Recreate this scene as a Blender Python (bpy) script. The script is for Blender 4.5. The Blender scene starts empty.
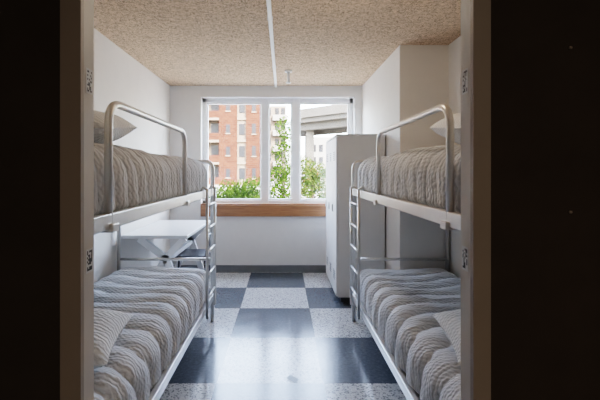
import bpy, math, random
from mathutils import Vector, Matrix, noise
random.seed(7)
scene = bpy.context.scene
COL = scene.collection
H = 2.42; HB = 5.07; F = 390.0

# ------------------------------------------------------------ materials
def newmat(name):
    m = bpy.data.materials.new(name); m.use_nodes = True
    nt = m.node_tree; nt.nodes.clear()
    out = nt.nodes.new('ShaderNodeOutputMaterial')
    b = nt.nodes.new('ShaderNodeBsdfPrincipled')
    nt.links.new(b.outputs[0], out.inputs[0])
    return m, nt, b
def pos(nt, scale=(1,1,1), rot=(0,0,0), loc=(0,0,0)):
    g = nt.nodes.new('ShaderNodeNewGeometry')
    mp = nt.nodes.new('ShaderNodeMapping')
    mp.inputs['Scale'].default_value = scale
    mp.inputs['Rotation'].default_value = rot
    mp.inputs['Location'].default_value = loc
    nt.links.new(g.outputs['Position'], mp.inputs[0])
    return mp.outputs[0]
def nz(nt, vec, scale, detail=4, rough=0.6, dist=0):
    n = nt.nodes.new('ShaderNodeTexNoise')
    n.inputs['Scale'].default_value = scale
    n.inputs['Detail'].default_value = detail
    n.inputs['Roughness'].default_value = rough
    n.inputs['Distortion'].default_value = dist
    nt.links.new(vec, n.inputs['Vector'])
    return n.outputs['Fac']
def ramp(nt, fac, stops):
    r = nt.nodes.new('ShaderNodeValToRGB')
    e = r.color_ramp.elements
    while len(e) < len(stops): e.new(0.5)
    for i, (p, c) in enumerate(stops):
        e[i].position = p; e[i].color = (*c, 1)
    nt.links.new(fac, r.inputs[0])
    return r.outputs[0]
def bump(nt, b, h, strength=0.3, dist=0.01):
    n = nt.nodes.new('ShaderNodeBump')
    n.inputs['Strength'].default_value = strength
    n.inputs['Distance'].default_value = dist
    nt.links.new(h, n.inputs['Height'])
    nt.links.new(n.outputs[0], b.inputs['Normal'])
def mat(name, c, rough=0.6, metal=0.0, var=0.08, scale=8, bmp=0.0, spec=0.5):
    m, nt, b = newmat(name)
    v = pos(nt)
    f = nz(nt, v, scale)
    lo = tuple(max(0, x*(1-var)) for x in c); hi = tuple(min(1, x*(1+var)) for x in c)
    nt.links.new(ramp(nt, f, [(0.3, lo), (0.7, hi)]), b.inputs['Base Color'])
    b.inputs['Roughness'].default_value = rough
    b.inputs['Metallic'].default_value = metal
    b.inputs['Specular IOR Level'].default_value = spec
    if bmp: bump(nt, b, nz(nt, v, scale*12), bmp, 0.004)
    return m

M_wall = mat('painted_plaster', (0.77, 0.725, 0.67), 0.75, var=0.02, bmp=0.1)
M_wallb = mat('painted_plaster_window_side', (0.76, 0.745, 0.725), 0.7, var=0.02, bmp=0.1)
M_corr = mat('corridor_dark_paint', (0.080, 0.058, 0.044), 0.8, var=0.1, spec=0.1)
M_frame = mat('door_frame_paint', (0.46, 0.385, 0.325), 0.5, var=0.04)
M_jamb = mat('door_jamb_lit_paint', (0.80, 0.74, 0.67), 0.5, var=0.04)  # paler than the casing: room light on the jamb put into its colour
M_base = mat('baseboard_grey', (0.16, 0.17, 0.18), 0.4)
M_white = mat('white_laminate', (0.88, 0.88, 0.88), 0.3, var=0.02)
M_winf = mat('white_window_paint', (0.85, 0.85, 0.84), 0.4, var=0.02)
M_metal = mat('bed_metal', (0.64, 0.62, 0.59), 0.32, metal=0.55, var=0.03)
M_lock = mat('locker_enamel', (0.70, 0.68, 0.65), 0.45, var=0.02)
M_dark = mat('dark_plastic', (0.04, 0.04, 0.045), 0.4)
M_mattr = mat('mattress_ticking', (0.35, 0.35, 0.36), 0.9)
M_cond = mat('white_plastic', (0.88, 0.87, 0.85), 0.4, var=0.02)

# wood sill
M_wood, nt, b = newmat('varnished_wood')
v = pos(nt, (1.5, 20, 30))
nt.links.new(ramp(nt, nz(nt, v, 2.0, 5, 0.6, 1.5), [(0.3, (0.24, 0.095, 0.045)), (0.7, (0.46, 0.22, 0.10))]), b.inputs['Base Color'])
b.inputs['Roughness'].default_value = 0.35

# floor
M_floor, nt, b = newmat('checker_terrazzo')
T = 0.66
ck = nt.nodes.new('ShaderNodeTexChecker')
ck.inputs['Scale'].default_value = 1.0
vf = pos(nt, (1/T, 1/T, 0), loc=(0.41/T + 10, -2.40/T + 10, 0.5))
nt.links.new(vf, ck.inputs['Vector'])
ck.inputs['Color1'].default_value = (0, 0, 0, 1); ck.inputs['Color2'].default_value = (1, 1, 1, 1)
vp = pos(nt)
vor = nt.nodes.new('ShaderNodeTexVoronoi'); vor.inputs['Scale'].default_value = 110
nt.links.new(vp, vor.inputs['Vector'])
sep = nt.nodes.new('ShaderNodeSeparateColor'); nt.links.new(vor.outputs['Color'], sep.inputs[0])
wc = ramp(nt, sep.outputs[0], [(0.0, (0.16, 0.165, 0.17)), (0.18, (0.26, 0.265, 0.27)), (0.28, (0.50, 0.50, 0.49)), (1.0, (0.66, 0.655, 0.64))])
dc = ramp(nt, nz(nt, vp, 45, 6, 0.75), [(0.35, (0.055, 0.068, 0.084)), (0.60, (0.098, 0.116, 0.136)), (0.76, (0.25, 0.27, 0.29))])
mx = nt.nodes.new('ShaderNodeMix'); mx.data_type = 'RGBA'
nt.links.new(ck.outputs['Fac'], mx.inputs[0]); nt.links.new(wc, mx.inputs[6]); nt.links.new(dc, mx.inputs[7])
# grout
sx = nt.nodes.new('ShaderNodeSeparateXYZ'); nt.links.new(vf, sx.inputs[0])
def edge(o):
    fr = nt.nodes.new('ShaderNodeMath'); fr.operation = 'FRACT'; nt.links.new(o, fr.inputs[0])
    s = nt.nodes.new('ShaderNodeMath'); s.operation = 'SUBTRACT'; nt.links.new(fr.outputs[0], s.inputs[0]); s.inputs[1].default_value = 0.5
    a = nt.nodes.new('ShaderNodeMath'); a.operation = 'ABSOLUTE'; nt.links.new(s.outputs[0], a.inputs[0])
    g = nt.nodes.new('ShaderNodeMath'); g.operation = 'GREATER_THAN'; nt.links.new(a.outputs[0], g.inputs[0]); g.inputs[1].default_value = 0.4965
    return g.outputs[0]
mm = nt.nodes.new('ShaderNodeMath'); mm.operation = 'MAXIMUM'
nt.links.new(edge(sx.outputs[0]), mm.inputs[0]); nt.links.new(edge(sx.outputs[1]), mm.inputs[1])
mx2 = nt.nodes.new('ShaderNodeMix'); mx2.data_type = 'RGBA'
nt.links.new(mm.outputs[0], mx2.inputs[0]); nt.links.new(mx.outputs[2], mx2.inputs[6]); mx2.inputs[7].default_value = (0.06, 0.06, 0.065, 1)
nt.links.new(mx2.outputs[2], b.inputs['Base Color'])
rr = nt.nodes.new('ShaderNodeMapRange'); nt.links.new(nz(nt, vp, 6, 5), rr.inputs[0])
rr.inputs[3].default_value = 0.13; rr.inputs[4].default_value = 0.27
nt.links.new(rr.outputs[0], b.inputs['Roughness'])
b.inputs['Specular IOR Level'].default_value = 0.7
bump(nt, b, nz(nt, vp, 5, 3), 0.12, 0.01)

# ceiling wood wool
M_ceil, nt, b = newmat('wood_wool_panel')
v1 = pos(nt, (1, 2.6, 1)); v2 = pos(nt, (2.6, 1, 1))
n1 = nz(nt, v1, 26, 5, 0.75, 1.5); n2 = nz(nt, v2, 26, 5, 0.75, 1.5)
mn = nt.nodes.new('ShaderNodeMath'); mn.operation = 'MINIMUM'
nt.links.new(n1, mn.inputs[0]); nt.links.new(n2, mn.inputs[1])
nt.links.new(ramp(nt, mn.outputs[0], [(0.34, (0.12, 0.072, 0.042)), (0.42, (0.50, 0.34, 0.22)), (0.54, (0.90, 0.68, 0.49))]), b.inputs['Base Color'])
b.inputs['Roughness'].default_value = 0.95
bump(nt, b, mn.outputs[0], 0.7, 0.02)

# quilt
def quiltmat(name, base, dark, dirscale):
    m, nt, b = newmat(name)
    v = pos(nt)
    w = nt.nodes.new('ShaderNodeTexWave'); w.wave_type = 'BANDS'; w.bands_direction = 'Y'
    w.inputs['Scale'].default_value = dirscale; w.inputs['Distortion'].default_value = 5.0
    w.inputs['Detail'].default_value = 2; w.inputs['Detail Scale'].default_value = 1.8
    nt.links.new(v, w.inputs['Vector'])
    w2 = nt.nodes.new('ShaderNodeTexWave'); w2.wave_type = 'BANDS'; w2.bands_direction = 'DIAGONAL'
    w2.inputs['Scale'].default_value = 22; w2.inputs['Distortion'].default_value = 3
    nt.links.new(v, w2.inputs['Vector'])
    c1 = ramp(nt, w.outputs['Fac'], [(0.0, dark), (0.4, base), (1.0, tuple(min(1, x*1.06) for x in base))])
    nt.links.new(c1, b.inputs['Base Color'])
    b.inputs['Roughness'].default_value = 0.8
    b.inputs['Sheen Weight'].default_value = 0.15
    ad = nt.nodes.new('ShaderNodeMath'); ad.operation = 'MULTIPLY_ADD'
    nt.links.new(w2.outputs['Fac'], ad.inputs[0]); ad.inputs[1].default_value = 0.45
    nt.links.new(w.outputs['Fac'], ad.inputs[2])
    bump(nt, b, ad.outputs[0], 0.5, 0.006)
    return m
M_quilt = quiltmat('quilted_bedspread', (0.62, 0.62, 0.63), (0.48, 0.48, 0.49), 16)
M_pillow = quiltmat('pillow_fabric', (0.74, 0.74, 0.74), (0.64, 0.64, 0.64), 16)

# glass
M_glass = bpy.data.materials.new('window_glass'); M_glass.use_nodes = True
nt = M_glass.node_tree; nt.nodes.clear()
o = nt.nodes.new('ShaderNodeOutputMaterial'); mxs = nt.nodes.new('ShaderNodeMixShader'); tr = nt.nodes.new('ShaderNodeBsdfTransparent'); gl = nt.nodes.new('ShaderNodeBsdfGlossy')
gl.inputs['Roughness'].default_value = 0.02; mxs.inputs[0].default_value = 0.04
nt.links.new(tr.outputs[0], mxs.inputs[1]); nt.links.new(gl.outputs[0], mxs.inputs[2]); nt.links.new(mxs.outputs[0], o.inputs[0])

# brick
def brickmat(name, c1, c2, mortar):
    m, nt, b = newmat(name)
    g = nt.nodes.new('ShaderNodeNewGeometry'); s = nt.nodes.new('ShaderNodeSeparateXYZ'); nt.links.new(g.outputs['Position'], s.inputs[0])
    a = nt.nodes.new('ShaderNodeMath'); nt.links.new(s.outputs[0], a.inputs[0]); nt.links.new(s.outputs[1], a.inputs[1])
    c = nt.nodes.new('ShaderNodeCombineXYZ'); nt.links.new(a.outputs[0], c.inputs[0]); nt.links.new(s.outputs[2], c.inputs[1])
    br = nt.nodes.new('ShaderNodeTexBrick'); nt.links.new(c.outputs[0], br.inputs['Vector'])
    br.inputs['Color1'].default_value = (*c1, 1); br.inputs['Color2'].default_value = (*c2, 1); br.inputs['Mortar'].default_value = (*mortar, 1)
    br.inputs['Scale'].default_value = 1.0; br.inputs['Brick Width'].default_value = 0.5; br.inputs['Row Height'].default_value = 0.25; br.inputs['Mortar Size'].default_value = 0.02
    nt.links.new(br.outputs['Color'], b.inputs['Base Color']); b.inputs['Roughness'].default_value = 0.9
    b.inputs['Specular IOR Level'].default_value = 0.05
    return m
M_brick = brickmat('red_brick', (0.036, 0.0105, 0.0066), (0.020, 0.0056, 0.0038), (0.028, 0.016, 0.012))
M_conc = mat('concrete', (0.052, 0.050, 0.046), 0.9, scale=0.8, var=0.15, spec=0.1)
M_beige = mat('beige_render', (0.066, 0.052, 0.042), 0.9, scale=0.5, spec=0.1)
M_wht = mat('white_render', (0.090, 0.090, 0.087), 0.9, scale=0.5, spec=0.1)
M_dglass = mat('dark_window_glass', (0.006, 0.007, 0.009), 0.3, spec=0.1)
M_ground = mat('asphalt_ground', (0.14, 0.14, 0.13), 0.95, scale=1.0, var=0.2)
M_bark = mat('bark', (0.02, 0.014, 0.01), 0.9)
def leafmat(name, a, b_, c):
    m, nt, b = newmat(name)
    v = pos(nt)
    nt.links.new(ramp(nt, nz(nt, v, 6, 4, 0.8), [(0.3, a), (0.55, b_), (0.75, c)]), b.inputs['Base Color'])
    b.inputs['Roughness'].default_value = 0.8; b.inputs['Specular IOR Level'].default_value = 0.02
    return m
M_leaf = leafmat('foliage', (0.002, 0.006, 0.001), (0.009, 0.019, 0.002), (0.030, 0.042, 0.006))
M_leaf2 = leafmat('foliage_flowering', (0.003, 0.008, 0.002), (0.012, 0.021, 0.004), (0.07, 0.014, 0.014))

# ------------------------------------------------------------ mesh helpers
def obj(name, verts, faces, m, parent=None, smooth=False):
    me = bpy.data.meshes.new(name); me.from_pydata(verts, [], faces); me.update()
    ms = m if isinstance(m, (list, tuple)) else [m]
    for x in ms: me.materials.append(x)
    if smooth:
        for p in me.polygons: p.use_smooth = True
    o = bpy.data.objects.new(name, me); COL.objects.link(o)
    if parent: o.parent = parent
    return o
def empty(name, loc=(0, 0, 0)):
    e = bpy.data.objects.new(name, None); e.location = loc; e.empty_display_size = 0.1; COL.objects.link(e); return e
def boxdata(x0, x1, y0, y1, z0, z1):
    v = [(x0,y0,z0),(x1,y0,z0),(x1,y1,z0),(x0,y1,z0),(x0,y0,z1),(x1,y0,z1),(x1,y1,z1),(x0,y1,z1)]
    f = [(0,3,2,1),(4,5,6,7),(0,1,5,4),(1,2,6,5),(2,3,7,6),(3,0,4,7)]
    return v, f
def box(name, x0, x1, y0, y1, z0, z1, m, parent=None, bev=0.0):
    v, f = boxdata(min(x0,x1), max(x0,x1), y0, y1, z0, z1)
    o = obj(name, v, f, m, parent)
    if bev:
        md = o.modifiers.new('bevel', 'BEVEL'); md.width = bev; md.segments = 2
    return o
def boxes(name, lst, m, parent=None, bev=0.0):
    V, Fc, mi = [], [], []
    for it in lst:
        v, f = boxdata(min(it[0],it[1]), max(it[0],it[1]), *it[2:6]); n = len(V)
        V += v; Fc += [tuple(i+n for i in q) for q in f]; mi += [it[6] if len(it) > 6 else 0]*6
    o = obj(name, V, Fc, m, parent)
    for p, i in zip(o.data.polygons, mi): p.material_index = i
    if bev:
        md = o.modifiers.new('bevel', 'BEVEL'); md.width = bev; md.segments = 2
    return o
def fillet(pts, r, seg=6):
    pts = [Vector(p) for p in pts]; out = [pts[0]]
    for i in range(1, len(pts)-1):
        a, b_, c = pts[i-1], pts[i], pts[i+1]
        d1 = (a-b_); d2 = (c-b_); rr = min(r, d1.length*0.49, d2.length*0.49)
        p0 = b_ + d1.normalized()*rr; p1 = b_ + d2.normalized()*rr
        for k in range(seg+1):
            t = k/seg
            out.append((1-t)**2*p0 + 2*t*(1-t)*b_ + t*t*p1)
    out.append(pts[-1]); return out
def tubedata(pts, r, n=12):
    pts = [Vector(p) for p in pts]; V = []; Fc = []
    up = None
    for i, p in enumerate(pts):
        if i == 0: t = pts[1]-p
        elif i == len(pts)-1: t = p-pts[i-1]
        else: t = (pts[i+1]-p).normalized() + (p-pts[i-1]).normalized()
        t.normalize()
        if up is None:
            up = Vector((0,0,1)) if abs(t.z) < 0.9 else Vector((0,1,0))
        a = t.cross(up).normalized(); up2 = a.cross(t).normalized(); up = up2
        for k in range(n):
            an = 2*math.pi*k/n
            V.append(tuple(p + a*math.cos(an)*r + up2*math.sin(an)*r))
    for i in range(len(pts)-1):
        for k in range(n):
            k2 = (k+1) % n
            Fc.append((i*n+k, i*n+k2, (i+1)*n+k2, (i+1)*n+k))
    Fc.append(tuple(range(n-1, -1, -1))); L = (len(pts)-1)*n; Fc.append(tuple(L+k for k in range(n)))
    return V, Fc
def tube(name, pts, r, m, parent=None, fil=0.0, n=12):
    if fil: pts = fillet(pts, fil)
    v, f = tubedata(pts, r, n)
    return obj(name, v, f, m, parent, smooth=True)
def tubes(name, lst, m, parent=None):
    V, Fc = [], []
    for pts, r in lst:
        v, f = tubedata(pts, r); n = len(V); V += v; Fc += [tuple(i+n for i in q) for q in f]
    return obj(name, V, Fc, m, parent, smooth=True)

# ------------------------------------------------------------ room shell
XL, XR, XB = -1.47, 1.46, 1.03
box('floor', -3, 3, -2.5, 5.32, -0.12, 0.0, M_floor)
box('ceiling', -3, 3, 0.87, 5.32, H, H+0.15, M_ceil)
box('wall_left', XL-0.2, XL, 0.87, HB, 0, H, M_wall)
box('wall_right', XR, XR+0.2, 0.87, 3.44, 0, H, M_wall)
box('wall_right_projection', XB, XR+0.2, 3.44, HB, 0, H, M_wall)
WX0, WX1, WZ0, WZ1 = -1.066, 0.93, 0.875, 2.275
boxes('wall_back', [(-3, WX0, HB, HB+0.25, 0, H), (WX1, 3, HB, HB+0.25, 0, H), (WX0, WX1, HB, HB+0.25, 0, WZ0), (WX0, WX1, HB, HB+0.25, WZ1, H)], M_wallb)
box('baseboard_back', XL, XB, HB-0.015, HB, 0, 0.09, M_base)
box('baseboard_left', XL, XL+0.012, 0.87, HB-0.015, 0, 0.09, M_base)
box('baseboard_right', XR-0.012, XR, 0.87, 3.44, 0, 0.09, M_base)
# doorway wall
OL, OR = -0.39, 0.367
DY0, DY1 = 0.76, 0.87
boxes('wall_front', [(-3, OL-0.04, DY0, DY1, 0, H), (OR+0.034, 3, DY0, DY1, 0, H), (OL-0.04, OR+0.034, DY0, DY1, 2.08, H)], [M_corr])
boxes('wall_front_room_face', [(XL, OL-0.04, DY1, DY1+0.01, 0, H), (OR+0.034, XR, DY1, DY1+0.01, 0, H), (OL-0.04, OR+0.034, DY1, DY1+0.01, 2.08, H)], [M_wall])
dr = empty('door_1_frame')
for nm, a, b_ in (('left', OL-0.04, OL), ('right', OR, OR+0.034)):
    box('casing_'+nm, a, b_, DY0-0.008, DY0+0.004, 0, 2.08, M_frame, dr)
    if nm == 'left': box('jamb_'+nm, a, b_-0.0005, DY0+0.004, 0.805, 0, 2.08, M_jamb, dr)
    else: box('jamb_'+nm, a+0.0005, b_, DY0+0.004, 0.805, 0, 2.08, M_jamb, dr)
box('head', OL-0.04, OR+0.034, DY0-0.008, 0.805, 2.04, 2.08, M_frame, dr)
# stickers
def qr(name, cx, zc, w, h, inv, sgn):
    V, Fc, mi = [], [], []; n = 7; rows = int(n*h/w)
    yy = 0.785
    for i in range(n):
        for j in range(rows):
            y0 = yy-w/2+w*i/n; z0 = zc-h/2+h*j/rows
            k = len(V); V += [(cx, y0, z0), (cx, y0+w/n, z0), (cx, y0+w/n, z0+h/rows), (cx, y0, z0+h/rows)]
            Fc.append((k, k+1, k+2, k+3) if sgn > 0 else (k+3, k+2, k+1, k))
            border = i in (0, n-1) or j in (0, rows-1)
            mi.append(0 if border else (1 if random.random() < (0.65 if inv else 0.35) else 0))
    o = obj(name, V, Fc, [M_cond, M_dark])
    for p, i in zip(o.data.polygons, mi): p.material_index = i
qr('qr_sticker', OL+0.0008, 1.482, 0.026, 0.05, False, 1)
qr('qr_sticker.001', OL+0.0008, 1.122, 0.028, 0.048, True, 1)
qr('qr_sticker.002', OR-0.0008, 1.482, 0.026, 0.05, False, -1)
qr('qr_sticker.003', OR-0.0008, 1.126, 0.028, 0.048, True, -1)
# corridor
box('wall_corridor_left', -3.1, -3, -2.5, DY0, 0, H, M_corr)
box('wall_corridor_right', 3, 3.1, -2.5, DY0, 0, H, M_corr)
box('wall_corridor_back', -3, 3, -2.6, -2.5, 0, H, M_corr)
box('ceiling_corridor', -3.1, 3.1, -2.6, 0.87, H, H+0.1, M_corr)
for i, py in enumerate((48, 212)):
    s = (570-283)/F*DY0; z = 1.3+(172-py)/F*DY0
    tube('wall_screw' if i == 0 else 'wall_screw.001', [(s, DY0, z), (s, DY0-0.003, z)], 0.003, M_frame)

# window
wn = empty('window_1')
WY0, WY1 = HB+0.10, HB+0.16
def px(x, y=WY0): return (x-283)/F*y
def pz(y_, y=WY0): return 1.3+(172-y_)/F*y
fr = [(WX0, WX1, WY0, WY1, WZ1-0.055, WZ1), (WX0, WX1, WY0, WY1, WZ0, WZ0+0.05), (WX0, WX0+0.05, WY0, WY1, WZ0, WZ1), (WX1-0.05, WX1, WY0, WY1, WZ0, WZ1),
      (px(261.5), px(268.5), WY0-0.01, WY1, WZ0, WZ1), (px(292), px(299.5), WY0-0.01, WY1, WZ0, WZ1)]
boxes('frame', fr, M_winf, wn, 0.004)
# casement sashes
def sash(nm, a, b_, y):
    t = 0.024; z0, z1 = WZ0+0.045, WZ1-0.05
    boxes(nm, [(a, a+t, y, y+0.04, z0, z1), (b_-t, b_, y, y+0.04, z0, z1), (a+t, b_-t, y, y+0.04, z0, z0+t), (a+t, b_-t, y, y+0.04, z1-t, z1)], M_winf, wn, 0.003)
    box(nm+'_glass', a+t, b_-t, y+0.018, y+0.022, z0+t, z1-t, M_glass, wn)
sash('sash_a', WX0+0.045, px(262), WY0+0.015)
sash('sash_b', px(268), px(292.5), WY0+0.015)
sash('sash_c', px(299), WX1-0.045, WY0+0.015)
box('handle', px(264.5)-0.008, px(264.5)+0.008, WY0-0.035, WY0-0.012, 1.45, 1.57, M_cond, wn, 0.003)
sl = empty('window_sill')
box('board', WX0, WX1-0.002, HB-0.02, HB+0.10, WZ0-0.005, WZ0+0.012, M_wood, sl)
box('apron', WX0-0.0, XB-0.002, HB-0.035, HB, 0.725, WZ0-0.005, M_wood, sl, 0.004)

# conduit and sprinkler on ceiling
cd = empty('ceiling_conduit')
box('raceway', -0.108, -0.078, 0.9, HB, H-0.022, H, M_cond, cd, 0.004)
for k in range(3): box('clip_%d' % k, -0.112, -0.074, 1.5+1.3*k, 1.52+1.3*k, H-0.025, H, M_cond, cd)
sp = empty('ceiling_sprinkler')
tube('base', [(0.06, 4.3, H), (0.06, 4.3, H-0.02)], 0.04, M_cond, sp, n=20)
tube('stem', [(0.06, 4.3, H-0.02), (0.06, 4.3, H-0.13)], 0.014, M_cond, sp)
tube('deflector', [(0.06, 4.3, H-0.13), (0.06, 4.3, H-0.138)], 0.028, M_cond, sp, n=20)

# ------------------------------------------------------------ bedding
def quilt(name, x0, x1, y0, y1, z0, z1, r, m, parent, per=0.14, amp=0.02, seed=0, lean=0.0, wob=0.07):
    nx, ny, nzz = 50, int((y1-y0)/0.007), 14
    V, Fc = [], []; idx = {}
    def P(i, j, k):
        key = (i, j, k)
        if key in idx: return idx[key]
        p = Vector((x0+(x1-x0)*i/nx, y0+(y1-y0)*j/ny, z0+(z1-z0)*k/nzz))
        q = Vector((min(max(p.x, x0+r), x1-r), min(max(p.y, y0+r), y1-r), min(p.z, z1-r)))
        d = p-q
        if d.length > 1e-6:
            d.normalize(); s = q + d*r
        else: d = Vector((0,0,1)); s = p.copy()
        big = noise.noise(Vector((p.x*1.3+seed, p.y*0.9, p.z)))
        ph = (p.y + wob*noise.noise(Vector((p.x*2.2, p.y*1.2+seed, p.z*2.2))) + 0.012*noise.noise(Vector((p.x*11, p.y*5+seed, p.z*11))) + 0.10*lean*(p.x-x0))/per
        idn = math.floor(ph)
        rnd = 0.6+0.4*abs(math.sin(idn*12.9+seed))
        rib = abs(math.sin(math.pi*ph))**0.5
        fine = noise.noise(Vector((p.x*9, p.y*28, p.z*9+seed)))
        disp = amp*rib*rnd + 0.014*big + 0.006*fine
        if k == 0: disp *= 0.6
        s = s + d*disp
        idx[key] = len(V); V.append(tuple(s)); return idx[key]
    for i in range(nx):
        for j in range(ny): Fc.append((P(i,j,nzz), P(i+1,j,nzz), P(i+1,j+1,nzz), P(i,j+1,nzz)))
    for j in range(ny):
        for k in range(nzz):
            Fc.append((P(0,j,k), P(0,j,k+1), P(0,j+1,k+1), P(0,j+1,k)))
            Fc.append((P(nx,j,k), P(nx,j+1,k), P(nx,j+1,k+1), P(nx,j,k+1)))
    for i in range(nx):
        for k in range(nzz):
            Fc.append((P(i,0,k), P(i+1,0,k), P(i+1,0,k+1), P(i,0,k+1)))
            Fc.append((P(i,ny,k), P(i,ny,k+1), P(i+1,ny,k+1), P(i+1,ny,k)))
    return obj(name, V, Fc, m, parent, smooth=True)
def pillow(name, cx, cy, cz, w, d, t, rx, rz, seed, parent=None):
    n = 30; V, Fc = [], []
    R = Matrix.Rotation(rz, 3, 'Z') @ Matrix.Rotation(rx, 3, 'X')
    for s in (1, -1):
        for i in range(n+1):
            for j in range(n+1):
                u = -1+2*i/n; v = -1+2*j/n
                h = max(0, (1-abs(u)**2.6))**0.5*max(0, (1-abs(v)**2.6))**0.5
                pin = 1-0.07*(1-abs(v)**2)*abs(u)**3; pin2 = 1-0.07*(1-abs(u)**2)*abs(v)**3
                z = s*(h*t/2 + 0.012*h*noise.noise(Vector((u*2.5+seed, v*2.5, s))))
                V.append(tuple(R @ Vector((u*w/2*pin, v*d/2*pin2, z)) + Vector((cx, cy, cz))))
    N = (n+1)**2
    for i in range(n):
        for j in range(n):
            a = i*(n+1)+j; b_ = a+n+1
            Fc.append((a, b_, b_+1, a+1)); Fc.append((N+a, N+a+1, N+b_+1, N+b_))
    o = obj(name, V, Fc, M_pillow, parent, smooth=True)
    return o

def bunk(s, idx):
    e = empty('bunk_bed' if idx == 0 else 'bunk_bed.001')
    xi, xo = 0.615*s, 1.43*s; yn, yf = 1.20, 3.40
    r = 0.018
    for nm, y in (('near', yn), ('far', yf)):
        tube('end_loop_'+nm, [(xi, y, 0), (xi, y, 1.39), (xo, y, 1.39), (xo, y, 0)], r, M_metal, e, fil=0.07, n=14)
        tubes('end_rails_'+nm, [([(xi, y, z), (xo, y, z)], 0.013) for z in (0.22, 0.54, 1.13)], M_metal, e)
    box('upper_side_rail', xi-0.016, xi+0.016, yn, yf, 1.10, 1.155, M_metal, e, 0.004)
    box('upper_wall_rail', xo-0.016, xo+0.016, yn, yf, 1.10, 1.155, M_metal, e, 0.004)
    box('lower_side_rail', xi-0.016, xi+0.016, yn, yf, 0.195, 0.25, M_metal, e, 0.004)
    box('lower_wall_rail', xo-0.016, xo+0.016, yn, yf, 0.195, 0.25, M_metal, e, 0.004)
    a, b_ = min(xi, xo)+0.016, max(xi, xo)-0.016
    boxes('slats', [(a, b_, yn+0.05+0.1*k, yn+0.10+0.1*k, z, z+0.012) for z in (1.115, 0.215) for k in range(21)], M_metal, e)
    y0, y1 = (1.37, 2.43) if s < 0 else (1.43, 2.50)
    zt = 1.55
    tube('guard_rail', [(xi-s*0.002, y0, 1.09), (xi-s*0.002, y0, zt), (xi-s*0.002, y1, zt), (xi-s*0.002, y1, 1.09)], 0.0145, M_metal, e, fil=0.09, n=14)
    boxes('guard_brackets', [(xi-s*0.03, xi+s*0.02, y-0.025, y+0.025, 1.09, 1.12) for y in (y0, y1)], M_metal, e, 0.004)
    # ladder hooked on rails
    xl = xi - s*0.032
    L = [([(xl, 3.00, 0.17), (xl, 3.00, 1.17)], 0.0115), ([(xl, 3.33, 0.17), (xl, 3.33, 1.17)], 0.0115)]
    for z in (0.32, 0.50, 0.68, 0.86, 1.04): L.append(([(xl, 3.00, z), (xl, 3.33, z)], 0.009))
    for y in (3.0, 3.33):
        L.append((fillet([(xl, y, 1.165), (xl+s*0.03, y, 1.185), (xl+s*0.05, y, 1.15)], 0.01), 0.009))
    tubes('ladder', L, M_metal, e)
    # mattresses & quilts
    m0, m1 = min(xi, xo)+0.03, max(xi, xo)-0.03
    box('upper_mattress', m0+0.03, m1-0.03, yn+0.05, yf-0.05, 1.127, 1.34, M_mattr, e, 0.04)
    box('lower_mattress', m0+0.03, m1-0.03, yn+0.05, yf-0.05, 0.227, 0.44, M_mattr, e, 0.04)
    quilt('upper_quilt', m0+0.02, m1-0.02, yn+0.035, yf-0.045, 1.15, 1.38, 0.10, M_quilt, e, 0.115, 0.044, 3+idx*5)
    quilt('lower_quilt', m0+0.01, m1-0.01, yn+0.035, yf-0.045, 0.25, 0.46, 0.075, M_quilt, e, 0.18, 0.050, 9+idx*7, lean=-2.2*s, wob=0.14)
    for nm, cx, cy, cz, w_, rz, sd in (('upper_pillow', 1.00*s, 1.75, 1.50, 0.56, -0.06*s, 1+idx), ('lower_pillow', 0.99*s, 1.62, 0.60, 0.62, -0.12*s, 2+idx)):
        pillow(nm, cx, cy, cz, w_, 0.40, 0.18, 0.12, rz, sd, e)
    return e
bunk(-1, 0); bunk(1, 1)

# ------------------------------------------------------------ table
tb = empty('desk_table')
box('top', XL+0.01, -0.86, 3.50, 4.62, 0.70, 0.73, M_white, tb, 0.005)
def bar(nm, p, q, w, parent, m):
    p, q = Vector(p), Vector(q); d = (q-p).normalized(); side = Vector((0,1,0)); up = d.cross(side).normalized()
    V = []
    for c in (p, q):
        for a, b2 in ((-1,-1),(1,-1),(1,1),(-1,1)): V.append(tuple(c+side*a*0.018+up*b2*w/2))
    return obj(nm, V, [(0,1,2,3),(7,6,5,4),(0,4,5,1),(1,5,6,2),(2,6,7,3),(3,7,4,0)], m, parent)
for k, y in enumerate((3.53, 4.50)):
    ax = -1.06
    bar('arm_l_%d' % k, (ax, y, 0.52), (ax-0.24, y, 0.70), 0.06, tb, M_white)
    bar('arm_r_%d' % k, (ax, y, 0.52), (ax+0.17, y, 0.70), 0.06, tb, M_white)
    bar('leg_l_%d' % k, (ax, y, 0.54), (ax-0.26, y, 0.0), 0.06, tb, M_white)
    bar('leg_r_%d' % k, (ax, y, 0.54), (ax+0.18, y, 0.0), 0.06, tb, M_white)
box('stretcher', -1.08, -1.04, 3.53, 4.5, 0.48, 0.52, M_white, tb)
# chair
ch = empty('desk_chair')
cx, cy = -0.95, 4.05
box('seat', cx-0.20, cx+0.19, cy-0.2, cy+0.2, 0.44, 0.465, M_dark, ch, 0.012)
tubes('legs', [([(cx+a*0.17, cy+b_*0.17, 0.44), (cx+a*0.20, cy+b_*0.20, 0.0)], 0.011) for a in (-1, 1) for b_ in (-1, 1)], M_dark, ch)
tubes('back_posts', [([(cx+0.18, cy+b_*0.17, 0.45), (cx+0.21, cy+b_*0.17, 0.67)], 0.011) for b_ in (-1, 1)], M_dark, ch)
box('back_rest', cx+0.195, cx+0.218, cy-0.19, cy+0.19, 0.55, 0.68, M_dark, ch, 0.01)

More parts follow.
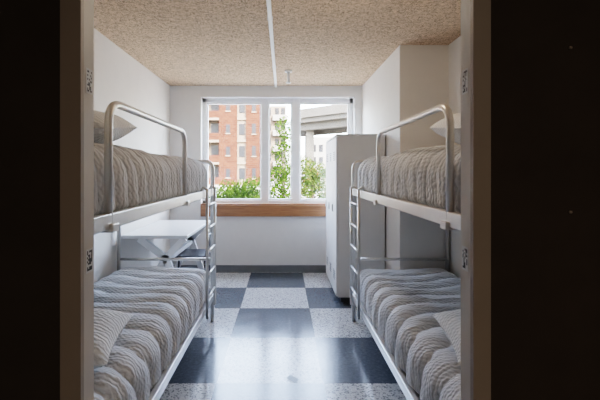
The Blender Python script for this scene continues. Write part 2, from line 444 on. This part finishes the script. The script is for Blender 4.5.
# ------------------------------------------------------------ locker
lk = empty('locker')
lx0, lx1, ly0, ly1, lz = 0.53, 1.015, 3.88, 4.82, 1.66
box('body', lx0+0.018, lx1, ly0, ly1, 0.05, lz, M_lock, lk, 0.004)
box('plinth', lx0+0.05, lx1-0.01, ly0+0.02, ly1-0.02, 0.0, 0.05, M_dark, lk)
box('top_cap', lx0, lx1+0.005, ly0-0.01, ly1+0.01, lz, lz+0.018, M_lock, lk, 0.003)
for k in range(3):
    a = ly0+0.008+k*0.31
    box('door_%d' % k, lx0, lx0+0.018, a, a+0.304, 0.06, lz-0.01, M_lock, lk, 0.003)
    boxes('vents_%d' % k, [(lx0-0.002, lx0+0.003, a+0.08, a+0.22, z+0.02*i, z+0.02*i+0.008) for z in (1.42, 0.2) for i in range(5)], M_dark, lk)
    box('lock_%d' % k, lx0-0.012, lx0, a+0.26, a+0.28, 0.88, 0.96, M_metal, lk, 0.003)

# small slanted dark mark on the floor
fm = obj('floor_mark', [(0.02,2.46,0.0015),(0.075,2.40,0.0015),(0.10,2.44,0.0015),(0.045,2.50,0.0015)], [(0,1,2,3)], M_base)

# ------------------------------------------------------------ outside
G = -0.4
box('ground', -90, 90, -30, 200, G-0.3, G, M_ground)
def bx(p, Y): return (p-283)/F*Y
# brick apartment block
Y = 50
ba = empty('brick_apartment_building')
L = [(bx(180,Y)-10, bx(220,Y), Y+1.6, Y+14, G, 17, 1), (bx(219,Y), bx(237,Y), Y, Y+14, G, 17, 0), (bx(237,Y), bx(246,Y), Y+0.35, Y+14, G, 17, 1),
     (bx(246,Y), bx(259.5,Y), Y, Y+14, G, 17, 0)]
W = []
for fz in (-0.4, 2.45, 5.3, 8.15, 11.0, 13.9):
    L += [(bx(180,Y)-10, bx(219,Y), Y, Y+1.7, fz-0.18, fz+0.12, 1), (bx(180,Y)-10, bx(219,Y), Y, Y+0.08, fz+0.12, fz+1.0, 0)]
    L += [(bx(237,Y), bx(246,Y), Y+0.1, Y+0.4, fz-0.15, fz+0.15, 1)]
    W += [(bx(209,Y), bx(217,Y), Y+1.5, Y+1.65, fz+0.9, fz+2.4), (bx(239,Y), bx(244.5,Y), Y+0.25, Y+0.40, fz+0.8, fz+2.2),
          (bx(252,Y), bx(256,Y), Y-0.05, Y+0.2, fz+0.9, fz+2.2), (bx(226,Y), bx(230,Y), Y-0.05, Y+0.2, fz+1.0, fz+2.1)]
    L += [(bx(251.5,Y), bx(256.5,Y), Y-0.1, Y+0.1, fz+0.75, fz+0.9, 1), (bx(225.5,Y), bx(230.5,Y), Y-0.1, Y+0.1, fz+0.85, fz+1.0, 1)]
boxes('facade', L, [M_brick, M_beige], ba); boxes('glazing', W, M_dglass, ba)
# beige block
Y = 72
bb = empty('beige_apartment_building')
L = [(bx(262,Y), bx(286,Y), Y, Y+12, G, 13.5, 0)]; W = []
for fz in (-0.4, 2.4, 5.2, 8.0, 10.8):
    L.append((bx(273,Y), bx(287.5,Y), Y-1.2, Y, fz-0.1, fz+0.9, 1))
    W += [(bx(275,Y), bx(279,Y), Y-0.05, Y+0.1, fz+0.9, fz+2.3), (bx(281,Y), bx(285,Y), Y-0.05, Y+0.1, fz+0.9, fz+2.3), (bx(268,Y), bx(271,Y), Y-0.05, Y+0.1, fz+0.9, fz+2.3)]
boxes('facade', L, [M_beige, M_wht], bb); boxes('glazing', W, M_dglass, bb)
# white building
Y = 60
wb = empty('white_apartment_building')
L = [(bx(309,Y), bx(360,Y), Y, Y+10, G, 1.3+35/F*Y)]; W = []
for r_ in range(3):
    for c in range(7): W.append((bx(312+c*7,Y), bx(316+c*7,Y), Y-0.05, Y+0.1, 0.6+r_*1.9, 1.7+r_*1.9))
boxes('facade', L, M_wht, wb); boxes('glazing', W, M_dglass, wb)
# viaduct
vd = empty('concrete_viaduct')
def slab(nm, ya, yb, xa, xb, z0a, z1a, z0b, z1b, dep):
    V = [(xa,ya,z0a),(xb,yb,z0b),(xb,yb+dep,z0b),(xa,ya+dep,z0a),(xa,ya,z1a),(xb,yb,z1b),(xb,yb+dep,z1b),(xa,ya+dep,z1a)]
    return obj(nm, V, [(0,3,2,1),(4,5,6,7),(0,1,5,4),(1,2,6,5),(2,3,7,6),(3,0,4,7)], M_conc, vd)
slab('deck', 46, 34, bx(292,46), 14, 7.0, 7.7, 7.0, 7.7, 8)
slab('parapet', 45.6, 33.6, bx(292,46), 14, 7.5, 8.5, 7.5, 8.5, 0.3)
slab('girder', 47, 35, bx(292,46), 14, 6.2, 7.0, 6.2, 7.0, 1.0)
slab('girder_b', 51, 39, bx(292,46), 14, 5.9, 7.0, 5.9, 7.0, 1.0)
for k, (x, y) in enumerate(((3.2, 46), (8.6, 42))):
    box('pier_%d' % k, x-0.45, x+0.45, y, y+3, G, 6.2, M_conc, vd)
# vegetation
def foliage(name, blobs, n, size, m, trunk=None):
    e = empty(name)
    V, Fc = [], []
    for (c, r) in blobs:
        for _ in range(n):
            d = Vector((random.gauss(0,1), random.gauss(0,1), random.gauss(0,1))).normalized()
            rad = random.uniform(0.45, 1.0)
            p = Vector(c) + Vector((d.x*r[0], d.y*r[1], d.z*r[2]))*rad
            a = Vector((random.gauss(0,1), random.gauss(0,1), random.gauss(0,1))).normalized(); b2 = a.orthogonal().normalized()
            s = size*random.uniform(0.6, 1.3); k = len(V)
            V += [tuple(p-a*s), tuple(p+b2*s*0.45), tuple(p+a*s), tuple(p-b2*s*0.45)]
            Fc.append((k, k+1, k+2, k+3))
    obj('leaves', V, Fc, m, e)
    if trunk:
        for i, t in enumerate(trunk): tube('branch_%d' % i, t, 0.03 if len(trunk) > 3 else 0.12, M_bark, e)
    return e
def ctr(pxx, pyy, Y): return (bx(pxx, Y), Y, 1.3+(172-pyy)/F*Y)
Y = 8
foliage('leafy_hedge', [(ctr(p, q, Y), (0.30, 0.4, 0.26)) for p, q in ((222,198),(236,194),(250,196),(244,190),(256,188),(228,192),(258,204),(212,204))] + [(ctr(p, 215, Y), (0.4,0.4,0.5)) for p in (215,235,255)], 420, 0.035, M_leaf,
        [[(bx(p,Y), Y, G), ctr(p, 195, Y)] for p in (215, 228, 242, 255)])
Y = 24
foliage('street_tree', [(ctr(p, q, Y), (0.75, 0.8, 0.7)) for p, q in ((276,196),(284,186),(290,170),(280,172),(287,200),(270,186),(283,152),(290,142),(286,128))], 330, 0.10, M_leaf,
        [[(bx(283,Y), Y, G), ctr(284, 150, Y)]])
Y = 20
foliage('street_tree.001', [(ctr(p, q, Y), (0.6, 0.7, 0.55)) for p, q in ((304,196),(312,186),(322,192),(308,176),(318,172),(330,196),(340,190),(350,198),(302,186),(304,166),(322,178))], 380, 0.085, M_leaf2,
        [[(bx(312,Y), Y, G), ctr(313, 180, Y)]])

# ------------------------------------------------------------ lights
w = bpy.data.worlds.new('sky'); scene.world = w; w.use_nodes = True
nt = w.node_tree; nt.nodes.clear()
wo = nt.nodes.new('ShaderNodeOutputWorld'); bg = nt.nodes.new('ShaderNodeBackground'); sk = nt.nodes.new('ShaderNodeTexSky')
sk.sky_type = 'NISHITA'; sk.sun_disc = False; sk.sun_elevation = math.radians(38); sk.sun_rotation = math.radians(150); sk.air_density = 1.0; sk.dust_density = 4.0
hs = nt.nodes.new('ShaderNodeHueSaturation'); hs.inputs['Saturation'].default_value = 0.8
nt.links.new(sk.outputs[0], hs.inputs['Color'])
nt.links.new(hs.outputs[0], bg.inputs[0]); nt.links.new(bg.outputs[0], wo.inputs[0]); bg.inputs[1].default_value = 5.6
sun = bpy.data.lights.new('sun', 'SUN'); sun.energy = 24.0; sun.angle = 0.01; sun.color = (1, 0.90, 0.76)
so = bpy.data.objects.new('sun', sun); COL.objects.link(so)
so.rotation_euler = Vector((-0.55, 0.75, -0.55)).to_track_quat('-Z', 'Y').to_euler()
pl = bpy.data.lights.new('window_portal', 'AREA'); pl.shape = 'RECTANGLE'; pl.size = WX1-WX0; pl.size_y = WZ1-WZ0
try: pl.cycles.is_portal = True
except Exception as ex: print(ex)
po = bpy.data.objects.new('window_portal', pl); COL.objects.link(po); po.location = ((WX0+WX1)/2, HB+0.24, (WZ0+WZ1)/2)
po.rotation_euler = Vector((0, -1, 0)).to_track_quat('-Z', 'Z').to_euler()
# unseen fill light added to brighten the room, modelled as a pendant
lm = empty('added_fill_lamp', (0, 0, 0))
tube('rose', [(0.25, 1.95, H), (0.25, 1.95, H-0.03)], 0.07, M_cond, lm, n=32)
tube('cord', [(0.25, 1.95, H-0.03), (0.25, 1.95, H-0.16)], 0.006, M_cond, lm)
tube('socket', [(0.25, 1.95, H-0.16), (0.25, 1.95, H-0.21)], 0.022, M_cond, lm)
al = bpy.data.lights.new('fill_bulb', 'POINT'); al.shadow_soft_size = 0.06; al.energy = 5; al.color = (1, 0.84, 0.66)
ao = bpy.data.objects.new('fill_bulb', al); COL.objects.link(ao); ao.location = (0.25, 1.95, H-0.28); ao.parent = lm
# unseen lamp added behind the viewpoint to brighten the door casings
cl = empty('corridor_fill_lamp', (0, 0, 0))
tube('housing', [(0.6, -1.6, H), (0.6, -1.6, H-0.05)], 0.15, M_cond, cl, n=32)
bl = bpy.data.lights.new('corridor_fill_light', 'AREA'); bl.shape = 'DISK'; bl.size = 0.28; bl.energy = 9; bl.color = (1, 0.82, 0.62)
bo = bpy.data.objects.new('corridor_fill_light', bl); COL.objects.link(bo); bo.location = (0.6, -1.6, H-0.055); bo.parent = cl

# ------------------------------------------------------------ camera
cam = bpy.data.cameras.new('camera'); co = bpy.data.objects.new('camera', cam); COL.objects.link(co)
co.location = (0, 0, 1.3); co.rotation_euler = (math.radians(90), 0, 0)
cam.sensor_width = 36; cam.lens = F/600*36; cam.shift_x = 17/600; cam.shift_y = -28/600; cam.clip_start = 0.05; cam.clip_end = 500
scene.camera = co
scene.view_settings.view_transform = 'Filmic'
scene.view_settings.look = 'Medium High Contrast'
scene.view_settings.exposure = 0.75
